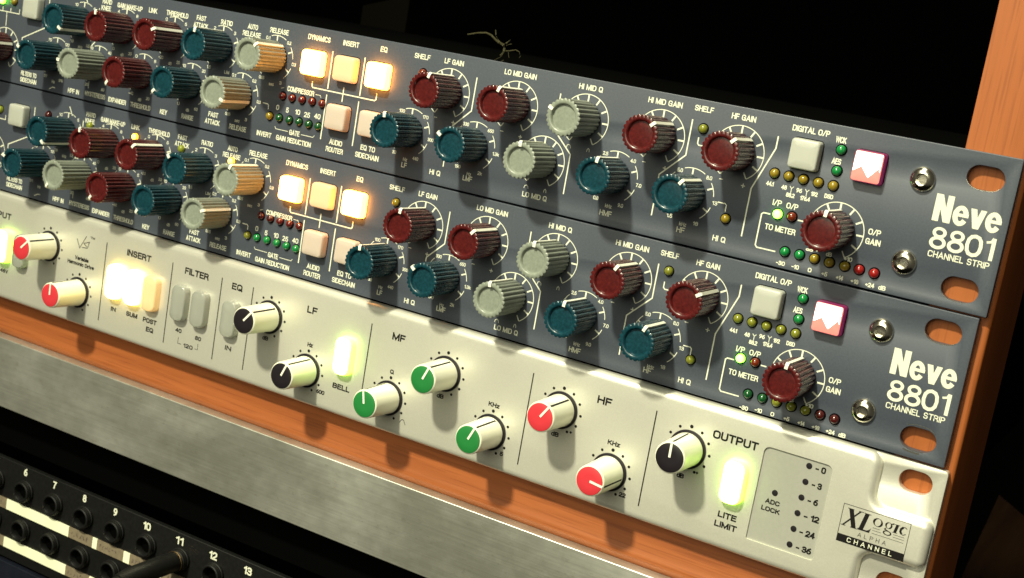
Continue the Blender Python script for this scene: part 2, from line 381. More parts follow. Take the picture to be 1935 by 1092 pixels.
def text_mesh(s, width, height, m, bold=.15, gap=None):
    """printed word fitted to width x cap height, centred on its caps; bold = stroke width / cap height"""
    key = (s, round(width, 2), round(height, 2), m.name, bold)
    if key in _tc: return _tc[key]
    gp = gap if gap is not None else .20
    x = 0; S = []
    for ch in s:
        wd, st = GL.get(ch, GL['o'])
        for q in st: S.append([(x+px_, py_) for px_, py_ in q])
        x += wd+gp
    total = x-gp; sw = bold*height
    kx = (width-sw)/total
    kz = (height-sw)
    b = Bag()
    for i, q in enumerate(S):
        P = []
        for px_, py_ in q:
            p = ((px_-total/2)*kx, (py_-.5)*kz)
            if not P or (abs(p[0]-P[-1][0])+abs(p[1]-P[-1][1])) > .02*height: P.append(p)
        if len(P) < 2: continue
        if len(P) > 6 and abs(P[0][0]-P[-1][0])+abs(P[0][1]-P[-1][1]) < .05*height:
            b.add(ribbon(P[:-1], sw, -.006*(i % 5), True)); continue
        # square ends reach half a stroke past the centre line
        a = Vector(P[0])-Vector(P[1]); a = a.normalized()*sw/2; P[0] = (P[0][0]+a.x, P[0][1]+a.y)
        a = Vector(P[-1])-Vector(P[-2]); a = a.normalized()*sw/2; P[-1] = (P[-1][0]+a.x, P[-1][1]+a.y)
        b.add(ribbon(P, sw, -.006*(i % 5)))
    me = b.mesh('lettering', m); _tc[key] = me; return me
def put_text(parent, s, x, z, width, height, m, y=-.05, bold=.15, name='lettering', gap=None):
    return place(name, text_mesh(s, width, height, m, bold, gap), parent, (x, y, z))
# ------------------------------------------------------------------ knob meshes
NF = 24
def neve_knob(m):
    P = [(5.62,-.6,1),(5.68,-1.0,1),(5.74,-9,1),(5.8,-13.6,1),(5.88,-14.3,1),(5.93,-14.8,1),(5.84,-15.1,.9),(5.5,-15.25,.6),(4.75,-15.25,.1),(4.35,-15.2,0),(4.15,-15.0,0),(4.0,-14.35,0),(3.9,-14.2,0),(2.6,-14.3,0),(1.2,-14.34,0)]
    return lathe('knob', P, NF*8, m, NF, .5)
def side_strip(name, path, w, t, m):
    """raised line that follows a path of (r, y) in the plane of angle 0"""
    V = []; F = []
    n = len(path)
    for i, (r, y) in enumerate(path):
        a = Vector(path[max(0, i-1)]); b = Vector(path[min(n-1, i+1)]); d = (b-a).normalized(); nr = Vector((-d.y, d.x))
        if i in (0, n-1): k = 1
        else: k = 1
        for (dx, q) in ((-w/2, 0), (w/2, 0), (w/2, t), (-w/2, t)):
            V.append((dx, y+nr.y*q*k, r+nr.x*q*k))
    for i in range(n-1):
        for k in range(4):
            j = (k+1) % 4; F.append((4*i+k, 4*i+j, 4*i+4+j, 4*i+4+k))
    F += [(0,1,2,3), tuple(4*(n-1)+k for k in (3,2,1,0))]
    me = mesh(name, V, F, m)
    bm = bmesh.new(); bm.from_mesh(me); bmesh.ops.recalc_face_normals(bm, faces=bm.faces); bm.to_mesh(me); bm.free()
    return me
KM = {'teal': neve_knob(M_TEAL), 'maroon': neve_knob(M_MAROON), 'grey': neve_knob(M_GREY)}
ME_PTR = side_strip('pointer', [(5.55,-.9),(5.62,-9),(5.70,-13.7),(5.82,-14.7),(5.74,-15.12),(5.4,-15.22),(4.25,-15.22)], 1.0, .34, M_WHITE)
# ------------------------------------------------------------------ led, button, screw meshes
M_LSIDE = {'lit_green': mat('led_green_rim', (.1,.6,.05), .3, emis=(.16,1,.03), estr=9), 'lit_amber': mat('led_amber_rim', (.8,.4,.05), .3, emis=(1,.40,.02), estr=3)}
def led_mesh(c):
    P = [(1.75,-.03,0),(1.40,-.03,0),(1.38,-.45,0)] + [(1.38*math.cos(a), -.45-1.15*math.sin(a), 0) for a in [math.radians(q) for q in (15,30,45,60,72,82)]]
    return lathe('led', P, 20, [M_LEDS[c], M_VOID, M_LSIDE.get(c, M_LEDS[c])], seg_mat=[1,2,2,2]+[0]*6)
LM = {c: led_mesh(c) for c in M_LEDS}
def button_mesh(m, w, h, depth, r, msides=None, sunk=0.):
    """square push button: sides taper, edge rounded; local origin at its centre on the panel"""
    L = []; prof = [(0, .0), (.05, -depth*.55), (.18, -depth+.45), (.35, -depth+.14), (.65, -depth)]
    for ins, y in prof:
        L.append((rrect(-w/2+ins, -h/2+ins, w/2-ins, h/2-ins, max(.2, r-ins*.5), 4), y))
    V = []; F = []; n = len(L[0][0]); FM = []
    for P, y in L: V += [(x, y, z) for x, z in P]
    for i in range(len(L)-1):
        for k in range(n):
            j = (k+1) % n; F.append((i*n+k, i*n+j, (i+1)*n+j, (i+1)*n+k)); FM.append(1 if (msides and i < 3) else 0)
    # slightly domed face
    c = len(V); P, y = L[-1]
    V += [(x*.5, y-.06, z*.5) for x, z in P]; F += [((len(L)-1)*n+k, (len(L)-1)*n+(k+1) % n, c+(k+1) % n, c+k) for k in range(n)]; FM += [0]*n
    F.append(tuple(c+k for k in range(n))); FM.append(0)
    me = mesh('button', V, F, [m, msides or m], FM)
    bm = bmesh.new(); bm.from_mesh(me); bmesh.ops.recalc_face_normals(bm, faces=bm.faces); bm.to_mesh(me); bm.free()
    return autosmooth(me, 50)
def gap_mesh(w, h, r):
    b = Bag(); o = rrect(-w/2-.28, -h/2-.28, w/2+.28, h/2+.28, r+.2, 4); i = rrect(-w/2+.05, -h/2+.05, w/2-.05, h/2-.05, r, 4); n = len(o)
    b.add(([(x, -.03, z) for x, z in o]+[(x, -.03, z) for x, z in i], [(k, (k+1) % n, n+(k+1) % n, n+k) for k in range(n)]))
    return b.mesh('button_gap', M_VOID)
def screw_mesh():
    P = [(3.55,-.02,0),(3.6,-.35,0)] + [(3.6*math.cos(a)*.97+.1, -.35-1.75*math.sin(a), 0) for a in [math.radians(q) for q in (12,26,40,52,62)]]
    P += [(1.75,-1.98,0)]
    n = 36; V = []; F = []
    for r, y, _ in P: V += [(r*math.sin(2*PI*k/n), y, r*math.cos(2*PI*k/n)) for k in range(n)]
    for i in range(len(P)-1): F += [(i*n+k, i*n+(k+1) % n, (i+1)*n+(k+1) % n, (i+1)*n+k) for k in range(n)]
    def hexr(k): a = (2*PI*k/n+.25) % (PI/3) - PI/6; return 1.62*math.cos(PI/6)/math.cos(a)
    for y in (-1.9, -.6):
        V += [(hexr(k)*math.sin(2*PI*k/n), y, hexr(k)*math.cos(2*PI*k/n)) for k in range(n)]
    for i in (len(P)-1, len(P)): F += [(i*n+k, i*n+(k+1) % n, (i+1)*n+(k+1) % n, (i+1)*n+k) for k in range(n)]
    F.append(tuple((len(P)+1)*n+k for k in range(n)))
    me = mesh('screw', V, F, M_SCREW)
    bm = bmesh.new(); bm.from_mesh(me); bmesh.ops.recalc_face_normals(bm, faces=bm.faces); bm.to_mesh(me); bm.free()
    return autosmooth(me, 32)
ME_SCREW = screw_mesh()
BW = 8.9
BM = {'lit': button_mesh(M_BTN_LIT, BW, BW, 3.2, 1.3, M_BTN_SIDE), 'half': button_mesh(M_BTN_HALF, BW, BW, 3.2, 1.2), 'peach': button_mesh(M_BTN_BLEED, BW, BW, 3.2, 1.2),
      'cream': button_mesh(M_BTN_CREAM, BW, BW, 3.2, 1.0), 'logo': button_mesh(M_LOGO_PINK, BW, BW+.3, 3.2, .9, M_LOGO_SIDE)}
ME_GAP = gap_mesh(BW, BW, 1.2)
def logo_mark():
    b = Bag(); h = 4.1
    # white angular mark over the pink face (two peaks)
    b.poly([(-3.75,4.0),(3.75,4.0),(3.75,-1.0),(3.4,.3),(.75,-2.9),(-1.6,.0),(-3.9,-1.6),(-3.9,1.6)], -3.29)
    return b.mesh('emblem', M_LOGO_WHITE)
ME_MARK = logo_mark()
# ------------------------------------------------------------------ dial markings (shared, centred on the knob)
def dial_gain(kind):
    b = Bag(); R = 8.2
    b.add(ribbon(arcpts(0, 0, R, -150, 150), .26))
    for a in range(-150, 151, 30):
        s, c = math.sin(math.radians(a)), math.cos(math.radians(a)); r1 = R-.14; r2 = 6.1 if a else 5.9
        b.add(ribbon([(r1*s, r1*c), (r2*s, r2*c)], .52 if a not in (-150, 150) else .38))
    if kind == 'pm':
        b.add(ribbon([(-4.1,-8.6), (-2.9,-8.6)], .26)); b.add(ribbon([(3.0,-9.2), (4.3,-9.2)], .26)); b.add(ribbon([(3.65,-8.55), (3.65,-9.05)], .26)); b.add(ribbon([(3.65,-9.35), (3.65,-9.85)], .26))
    if kind == 'q':
        for x, w_ in ((-4.0, .75), (3.0, .45)):
            b.add(ribbon([(x-w_,-9.6), (x-w_*.8,-8.8), (x,-8.45), (x+w_*.8,-8.8), (x+w_,-9.6)], .2))
    return b.mesh('dial_marking', M_PRINT)
def dial_freq():
    b = Bag(); R = 8.1
    for a0, a1 in ((-142,-104), (-88,-44), (-20, 30), (54, 84), (108, 142)): b.add(ribbon(arcpts(0, 0, R, a0, a1), .25))
    for a in (-120, -60, 0, 66, 120):
        s, c = math.sin(math.radians(a)), math.cos(math.radians(a)); b.add(ribbon([((R-.13)*s, (R-.13)*c), (6.2*s, 6.2*c)], .5))
    return b.mesh('dial_marking', M_PRINT)
DG = {'pm': dial_gain('pm'), 'q': dial_gain('q'), 'plain': dial_gain(''), 'freq': dial_freq()}
def dial_numbers(p, x, z, S):
    for s, (a, r) in zip(S, ((-148, 9.0), (-32, 7.9), (42, 8.3), (96, 8.9), (154, 9.2), (180, 9.3))):
        if s: put_text(p, s, x+r*math.sin(math.radians(a)), z+r*math.cos(math.radians(a)), .62*len(s.replace('.', ''))+.55+.2*('.' in s)-.1, 1.2, M_PRINT, name='dial_number', bold=.17)
# ------------------------------------------------------------------ the two slate channel strips
TXT0=[
('HARD',-342.13,-4.99,5.17),
('KNEE',-342.39,-7.48,5.24),
('GAIN MAKE-UP',-330.16,-5.36,13.44),
('LINK',-318.19,-5.01,4.38),
('THRESHOLD',-305.93,-4.67,11.23),
('FAST',-293.99,-4.39,4.78),
('ATTACK',-293.91,-7.05,7.31),
('RATIO',-281.73,-4.30,5.70),
('AUTO',-269.36,-3.98,4.83),
('RELEASE',-269.48,-6.61,8.67),
('RELEASE',-257.14,-3.74,8.68),
('DYNAMICS',-239.17,-3.52,10.18),
('INSERT',-225.27,-3.37,7.05),
('EQ',-211.36,-3.11,2.92),
('SHELF',-195.53,-3.05,6.56),
('LF GAIN',-182.83,-2.92,7.80),
('LO MID GAIN',-157.27,-2.75,12.36),
('HI MID Q',-131.53,-2.78,8.71),
('HI MID GAIN',-105.77,-2.92,11.83),
('SHELF',-92.92,-2.67,6.34),
('HF GAIN',-80.13,-2.97,7.94),
('DIGITAL O/P',-59.25,-3.06,11.66),
('WCK',-50.07,-4.04,3.26),
('AES',-50.13,-10.25,2.86),
('44.1',-68.21,-20.46,2.44),
('48',-63.75,-20.64,1.78),
('96',-59.11,-20.66,1.84),
('192',-54.49,-20.78,2.10),
('DSD',-50.17,-20.56,2.70),
('88.2',-61.45,-22.55,2.72),
('176.4',-56.91,-22.61,3.12),
('I/P',-64.82,-25.51,2.86),
('O/P',-60.15,-25.61,3.72),
('TO METER',-62.36,-32.97,9.86),
('∞',-52.47,-36.93,2.34),
('dB',-46.57,-36.90,1.83),
('+10',-40.83,-37.01,2.55),
('-30',-60.16,-42.68,2.82),
('-10',-55.56,-42.77,2.37),
('0',-51.14,-42.68,1.18),
('+5',-46.66,-42.78,1.87),
('+14',-42.07,-42.84,2.24),
('+18',-37.60,-42.85,2.41),
('+24',-33.14,-42.85,2.76),
('dB',-29.58,-42.84,2.20),
('O/P',-35.02,-27.85,3.74),
('GAIN',-34.92,-30.66,4.53),
('COMPRESSOR',-244.01,-22.94,12.47),
('0',-253.29,-30.38,1.35),
('5',-248.78,-30.55,1.32),
('10',-244.11,-30.47,2.27),
('25',-239.82,-30.69,2.71),
('40',-235.25,-30.39,2.81),
('GATE',-244.27,-38.02,4.83),
('GAIN REDUCTION',-244.26,-40.90,16.35),
('INVERT',-257.82,-40.89,7.08),
('KEY',-306.91,-41.56,3.76),
('RANGE',-294.91,-41.35,6.06),
('FAST',-282.54,-38.23,4.86),
('ATTACK',-282.61,-40.95,7.33),
('RELEASE',-270.28,-40.96,8.32),
('AUDIO',-225.79,-38.01,5.81),
('ROUTER',-225.91,-40.70,7.81),
('EQ TO',-211.97,-37.43,6.36),
('SIDECHAIN',-211.89,-40.22,10.37),
('LF',-196.17,-40.10,2.31),
('HI Q',-183.49,-40.17,4.51),
('LMF',-170.61,-39.62,3.77),
('LO MID Q',-144.71,-40.25,9.43),
('HMF',-118.82,-40.25,4.40),
('HF',-93.03,-39.93,2.82),
('HI Q',-80.33,-39.89,4.34),
('HPF IN',-354.98,-41.84,6.36),
('HYSTERESIS',-343.12,-41.34,11.34),
('EXPANDER',-331.17,-41.56,9.79),
('THRESHOLD',-319.00,-41.50,10.87),
('FILTERS TO',-380.83,-39.42,9.22),
('SIDECHAIN',-380.79,-41.97,9.73),
]

KN = {
'K0':((-396.5,-30.6,72),(-398.3,-73.8,78)),
'K1':((-354.1,-14.5,125),(-356.3,-58.3,134)),'K2':((-331.5,-14.0,-3),(-332.8,-58.6,-5)),'K3':((-306.8,-13.4,60),(-308.6,-58.3,41)),
'K4':((-282.9,-13.2,4),(-284.4,-58.7,-39)),'K5':((-257.7,-12.9,42),(-260.0,-57.9,19)),'LFG':((-183.3,-12.9,16),(-185.2,-58.3,5)),
'LMG':((-157.3,-12.8,20),(-159.6,-58.0,39)),'HMQ':((-131.8,-12.6,-64),(-133.6,-58.0,-2)),'HMG':((-105.7,-12.9,46),(-107.4,-58.2,28)),
'HFG':((-80.0,-13.1,44),(-81.9,-58.2,57)),'OPG':((-46.2,-29.3,6),(-48.1,-74.0,7)),'B1':((-366.7,-30.2,-58),(-368.4,-73.2,-62)),
'B2':((-343.6,-29.9,-83),(-345.1,-73.4,-151)),'B3':((-319.8,-29.3,-150),(-321.5,-73.4,-149)),'B4':((-295.4,-29.0,-138),(-297.7,-73.4,-154)),
'B5':((-271.1,-28.6,113),(-273.1,-73.2,65)),'LF':((-196.2,-28.4,-6),(-198.1,-73.8,-4)),'LMF':((-170.4,-28.3,-58),(-172.6,-73.8,-50)),
'LMQ':((-144.4,-28.3,-3),(-146.7,-74.0,-3)),'HMF':((-118.4,-28.1,8),(-120.5,-73.8,6)),'HF':((-92.8,-28.3,37),(-94.2,-74.2,23))}
KCOL = dict(K0='maroon',K1='teal',K2='maroon',K3='maroon',K4='teal',K5='grey',LFG='maroon',LMG='maroon',HMQ='grey',HMG='maroon',HFG='maroon',OPG='maroon',
            B1='teal',B2='grey',B3='maroon',B4='teal',B5='grey',LF='teal',LMF='teal',LMQ='grey',HMF='teal',HF='teal')
KDIAL = dict(LFG='pm',LMG='pm',HMQ='q',HMG='pm',HFG='pm',OPG='plain',LMQ='q',K0='plain')
KNUM = dict(K1=('18','10','5','33','3.5','kHz'),K2=('0','4','8','12','20','dB'),K3=('-20','0','5','10','20','dB'),K4=('1.5','2','3','4','LIM',''),K5=('0.05','0.1','0.2','0.3','3','sec'),
            B1=('31','70','120','200','315','Hz'),B2=('20','30','40','50','60',''),B3=('-40','0','5','10','20','dB'),B4=('0','10','20','30','60','dB'),B5=('0.05','0.1','0.2','0.3','3','sec'),
            LF=('33','100','170','300','440','Hz'),LMF=('190','330','650','1.3k','2k','Hz'),HMF=('0.8','2.5','4.0','7.0','9.0','kHz'),HF=('1.5','5.0','8.0','13','18','kHz'))
KLAB = dict(K5='grey release knob with a gold sheen from the lit buttons')
LED0 = [(-251.6,-26.0,'mid_red'),(-247.3,-26.0,'mid_red'),(-242.8,-25.9,'mid_red'),(-238.3,-25.7,'mid_red'),(-233.8,-25.7,'mid_red'),
 (-256.2,-34.0,'amber'),(-251.8,-33.9,'dark_green'),(-247.2,-33.9,'dark_green'),(-242.8,-33.7,'dark_green'),(-238.4,-33.8,'dark_green'),(-234.1,-33.8,'dark_green'),
 (-67.4,-17.2,'amber'),(-63.0,-17.2,'amber'),(-58.5,-17.25,'amber'),(-54.0,-17.3,'amber'),(-49.5,-17.3,'amber'),(-49.4,-6.8,'green'),(-49.4,-12.9,'green'),
 (-64.0,-28.7,'lit_green'),(-59.6,-28.6,'brown'),(-92.0,-8.5,'olive'),(-79.5,-33.5,'amber'),(-194.3,-8.4,'brown'),
 (-59.5,-39.1,'green'),(-55.0,-39.0,'green'),(-50.4,-39.1,'amber'),(-45.9,-39.15,'amber'),(-41.3,-39.2,'amber'),(-37.0,-39.2,'red'),(-32.6,-39.25,'red'),(-392.9,-12.0,'amber'),(-399.6,-12.4,'lit_green')]
LED1 = [(-253.9,-70.3,'dark_red'),(-249.5,-70.4,'dark_red'),(-245.0,-70.4,'mid_red'),(-240.5,-70.4,'mid_red'),(-236.1,-70.3,'mid_red'),
 (-258.9,-78.6,'olive'),(-254.4,-78.5,'green'),(-249.7,-78.4,'green'),(-245.1,-78.4,'green'),(-240.6,-78.5,'green'),(-236.2,-78.55,'green'),
 (-69.4,-62.0,'olive'),(-64.9,-62.0,'olive'),(-60.3,-62.0,'olive'),(-55.75,-61.95,'olive'),(-51.2,-61.95,'olive'),(-51.2,-51.35,'green'),(-51.2,-57.55,'green'),
 (-66.1,-73.55,'lit_green'),(-61.4,-73.6,'brown'),(-94.1,-53.15,'olive'),(-81.6,-78.25,'olive'),(-196.9,-53.3,'amber'),
 (-61.6,-83.6,'dark_green'),(-57.0,-83.6,'dark_green'),(-52.5,-83.55,'olive'),(-47.9,-83.55,'olive'),(-43.5,-83.5,'olive'),(-39.0,-83.6,'dark_red'),(-34.6,-83.6,'dark_red'),(-394.8,-56.0,'half_amber'),
 (-319.4,-53.4,'lit_amber'),(-270.8,-53.4,'lit_amber'),(-295.6,-53.45,'half_amber'),(-343.8,-53.5,'half_amber'),(-367.1,-53.4,'dark_red')]
LINES = [  # printed rules on the panel: (points, width)
 ([(-239.5,-18.6),(-239.5,-20.3),(-239.0,-20.8),(-212.1,-20.8),(-211.6,-20.3),(-211.6,-18.2)], .42), ([(-225.7,-18.4),(-225.7,-20.55)], .42), ([(-225.7,-21.05),(-225.7,-23.6)], .42),
 ([(-232.55,-7.0),(-232.55,-20.2)], .45), ([(-232.55,-22.2),(-232.55,-38.0)], .45), ([(-218.6,-7.0),(-218.6,-20.2)], .45), ([(-218.6,-22.2),(-218.6,-37.8)], .45),
 ([(-173.2,-6.4),(-173.3,-17.5),(-179.6,-23.6),(-179.6,-25)], .42), ([(-141.7,-6.3),(-141.7,-18.0),(-134.6,-24.6),(-134.6,-37.4)], .42),
 ([(-96.0,-6.3),(-96.0,-17.3),(-103.4,-24.7),(-103.4,-37.6)], .42), ([(-68.6,-6.4),(-68.6,-10.0),(-73.6,-23.0),(-73.6,-37.6)], .42),
 ([(-93.0,-11.3),(-93.0,-13.1),(-92.5,-13.6),(-91.3,-13.6)], .38), ([(-83.0,-29.1),(-80.6,-29.1),(-80.15,-29.5),(-80.15,-31.4)], .34),
 ([(-66.2,-29.2),(-68.3,-29.2),(-68.85,-29.7),(-68.85,-39.1),(-68.3,-39.7),(-62.4,-39.7)], .40), ([(-57.7,-29.2),(-55.9,-29.2)], .40),
 ([(-260.2,-29.9),(-258.0,-29.9),(-257.5,-30.4),(-257.5,-31.8)], .32), ([(-180.7,-35.7),(-180.7,-37.6)], .40),
 ([(-253.4,-37.2),(-252.9,-38.0),(-247.2,-38.0)], .2), ([(-241.3,-38.0),(-235.9,-38.0),(-235.4,-37.2)], .2), ([(-253.0,-23.4),(-251.7,-23.0)], .2), ([(-237.4,-23.0),(-235.3,-23.0),(-234.9,-23.7)], .2),
 ([(-372.5,-18.9),(-386.6,-25.5),(-386.6,-27.2)], .42), ([(-346.2,-20.9),(-348.7,-23.7)], .42), ([(-354.2,-4.0),(-353.2,-5.6),(-352.3,-7.3)], .4), ([(-373.3,-8.0),(-373.3,-11.5)], .42), ([(-345.9,-8.0),(-345.9,-10.5)], .42),
 ([(-401.5,-16.5),(-389.7,-16.5),(-389.7,-14.6)], .34), ([(-394.8,-14.8),(-394.8,-16.3)], .34), ([(-399.4,-14.8),(-399.4,-16.3)], .34), ([(-396.9,-16.7),(-396.8,-22.2)], .34),
 ([(-62.1,-19.9),(-61.5,-20.6),(-60.9,-19.9)], .22), ([(-61.5,-20.72),(-61.5,-21.8)], .22), ([(-57.4,-19.9),(-56.8,-20.6),(-56.2,-19.9)], .22), ([(-56.8,-20.72),(-56.8,-21.8)], .22),
 ([(-368.6,-43.2),(-366.8,-42.2),(-365.3,-42.2)], .3), ([(-347.2,-36.6),(-347.2,-39.4)], .35)]
def shift(x):   # the lower strip sits 1.9 mm further left in the rack
    if x > -60: dz = -44.8
    elif x > -250: dz = -45.4
    elif x > -310: dz = -44.9
    else: dz = -44.9 + (x+310)/-60*1.1
    return -1.9, dz
def name_mesh():
    b = Bag(); h = 3.8
    # heavy condensed N (origin at the middle of the word's caps)
    x0 = -9.3
    b.poly([(x0,-h),(x0,h),(x0+1.75,h),(x0+1.75,-h)], -.0); b.poly([(x0+3.2,-h),(x0+3.2,h),(x0+4.95,h),(x0+4.95,-h)], -.0)
    b.poly([(x0+.2,h),(x0+1.85,h),(x0+4.75,-h),(x0+3.1,-h)], -.012)
    def e_(cx):
        zc = -h+2.75
        P = [(cx+2.05,zc-.15)]
        def el(a, rx, rz): return (cx+rx*math.cos(math.radians(a)), zc+rz*math.sin(math.radians(a)))
        o = [el(a, 2.15, 2.85) for a in range(0, 331, 15)]; i = [el(a, .72, 1.55) for a in range(0, 331, 15)]
        V = [(p[0], -.0, p[1]) for p in o]+[(p[0], -.0, p[1]) for p in i]; n = len(o)
        b.add((V, [(k, k+1, n+k+1, n+k) for k in range(n-1)]))
        b.poly([(cx-.9,zc-.28),(cx+2.14,zc-.28),(cx+2.16,zc+.62),(cx-.9,zc+.62)], -.012)
    e_(x0+7.45); e_(x0+16.35)
    vx = x0+9.85
    b.poly([(vx,-h+5.4),(vx+1.6,-h+5.4),(vx+2.95,-h),(vx+1.35,-h)], -.012); b.poly([(vx+4.3,-h+5.4),(vx+2.75,-h+5.4),(vx+1.35,-h),(vx+2.95,-h)], -.024)
    return b.mesh('maker_name', M_PRINT)
def num_mesh():
    b = Bag(); sw = .98
    for k in (0, 1):
        cx = -8.8+2.3+k*4.95
        b.ring(cx, 1.55, 1.95, 1.95-sw*.95, 0, 28, roz=1.55, riz=1.55-sw*.85); b.ring(cx, -1.3, 2.3, 2.3-sw, -.012, 28, roz=1.8, riz=1.8-sw*.9)
    P = _arc(0, 0, 1.85, 2.65, 0, 330, 12)
    b.add(ribbon([(3.25+px_, py_) for px_, py_ in P], sw, 0, True))
    b.add(ribbon([(6.35, 1.65), (7.6, 2.0), (8.05, 3.1)], .62, -.012)); b.add(ribbon([(8.25, 3.1), (8.25, -3.1)], 1.05, 0))
    return b.mesh('model_number', M_PRINT)
ME_NAME = name_mesh(); ME_NUM = num_mesh()
def channel_strip(idx):
    u = empty('channel_strip', (0, 0, 0), label=('topmost slate grey rack unit with bright red lights ending its bottom row' if idx == 0 else
              'slate grey rack unit directly above the silver one, two round amber lights lit'), cat='rack unit', group='slate grey rack channel strips')
    ox = 0 if idx == 0 else -1.65
    zt = 0.0 if idx == 0 else -44.85; zb = -44.15 if idx == 0 else -88.45
    top = zt
    slots = [rrect(ox-8.7-5.1, z-3.35, ox-8.7+5.1, z+3.35, 3.3, 8) for z in ((-6.9, -38.3) if idx == 0 else (-50.9, -82.6))]
    place('faceplate', plate('faceplate', [rrect(ox-484, zb, ox-.1, zt, .25, 2)]+slots, 0, 2.9, M_SLATE, .14, 1), u)
    # bright worn rims on the slots
    b = Bag()
    for s_, (a0, a1) in zip(slots, ((200, 320), (215, 290))):
        cx = ox-8.7; cz = (-6.9, -38.3)[slots.index(s_)] if idx == 0 else (-50.9, -82.6)[slots.index(s_)]
        P = []
        for k in range(16):
            a = math.radians(a0+(a1-a0)*k/15); x = (1.8 if math.cos(a) > 0 else -1.8)*(abs(math.cos(a))**.5)+3.42*math.cos(a); P.append((cx+x, cz+3.42*math.sin(a)-.08*random.random()))
        b.add(ribbon(P, .12+.05*idx, -.04))
        if idx == 1 and cz < -60:
            b.add(ribbon([(cx-3.6, cz-3.6), (cx-2.0, cz-3.95), (cx+.6, cz-4.05), (cx+1.2, cz-3.9)], .45, -.05))
            b.add(ribbon([(cx-3.9, cz+3.5), (cx-1.0, cz+4.1), (cx+2.5, cz+3.9), (cx+4.3, cz+2.9)], .16, -.05))
    place('worn_edge', b.mesh('worn_edge', M_BARE), u, label='bright bare metal where screws have scraped the slots')
    # chassis behind
    b = Bag(); b.box(-466, -19, 2.95, 300, zb+.8, zt-1.4); place('chassis', b.mesh('chassis', M_VOID), u)
    for k, v in KN.items():
        x, z, a = v[idx]; c = KCOL[k]
        o = place('knob', KM[c], u, (x, 0, z), math.radians(a), label=KLAB.get(k) if (idx == 0 and k in KLAB) else c+' knob')
        place('pointer', ME_PTR, o, (0, 0, 0))
        d = KDIAL.get(k, 'freq'); dz = -.45
        place('dial_marking', DG[d], u, (x+.1, 0, z+dz))
        if k in KNUM: dial_numbers(u, x+.1, z+dz, KNUM[k])
    for x, z, c in (LED0 if idx == 0 else LED1):
        place('led', LM[c], u, (x, 0, z), label=c.replace('lit_', 'brightly lit ').replace('half_', 'faintly lit ').replace('_', ' ')+' indicator light')
    def sh(x, z): return (x, z) if idx == 0 else (x+shift(x)[0], z+shift(x)[1])
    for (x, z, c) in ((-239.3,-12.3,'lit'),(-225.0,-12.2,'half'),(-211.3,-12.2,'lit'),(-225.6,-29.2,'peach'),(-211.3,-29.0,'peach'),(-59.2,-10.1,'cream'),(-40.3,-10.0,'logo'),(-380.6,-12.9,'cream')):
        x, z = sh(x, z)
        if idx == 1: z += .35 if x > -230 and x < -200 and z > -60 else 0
        o = place('button', BM[c], u, (x, 0, z), label={'lit':'glowing orange white button','half':'dimly lit amber button','peach':'cream button tinted peach for light bleed','cream':'unlit cream button','logo':'lit pink and white emblem button'}[c])
        place('button_gap', ME_GAP, o, (0, 0, 0))
        if c == 'logo': place('emblem', ME_MARK, o, (0, 0, 0))
    for P, wd in LINES:
        b = Bag(); b.add(ribbon([sh(*p) if idx == 0 else (p[0]+shift(P[0][0])[0], p[1]+shift(P[0][0])[1]) for p in P], wd)); place('printed_rule', b.mesh('printed_rule', M_PRINT), u)
    for s, x, z, wd in TXT0:
        small = x > -70 and z < -15 and s not in ('TO METER', 'O/P', 'I/P', 'GAIN')
        h = 1.32 if small else (1.75 if x > -200 else 1.85)
        X, Z = sh(x, z); put_text(u, s, X, Z, wd*.97, h, M_PRINT, bold=.175 if not small else .21)
    x, z = sh(-11.1, -17.2); dzz = 0 if idx == 0 else -.3
    place('maker_name', ME_NAME, u, (x, -.05, z+dzz))
    place('model_number', ME_NUM, u, (x+.2, -.05, z-8.35+dzz))
    put_text(u, 'CHANNEL STRIP', x+.2, z-12.95+dzz, 16.9, 1.8, M_PRINT, bold=.15)
    for (x, z) in (((-25.1,-10.5),(-25.1,-34.3)) if idx == 0 else ((-27.0,-54.8),(-27.0,-78.8))):
        o = place('screw', ME_SCREW, u, (x, 0, z), random.uniform(0, 1))
    return u
for i in (0, 1): channel_strip(i)
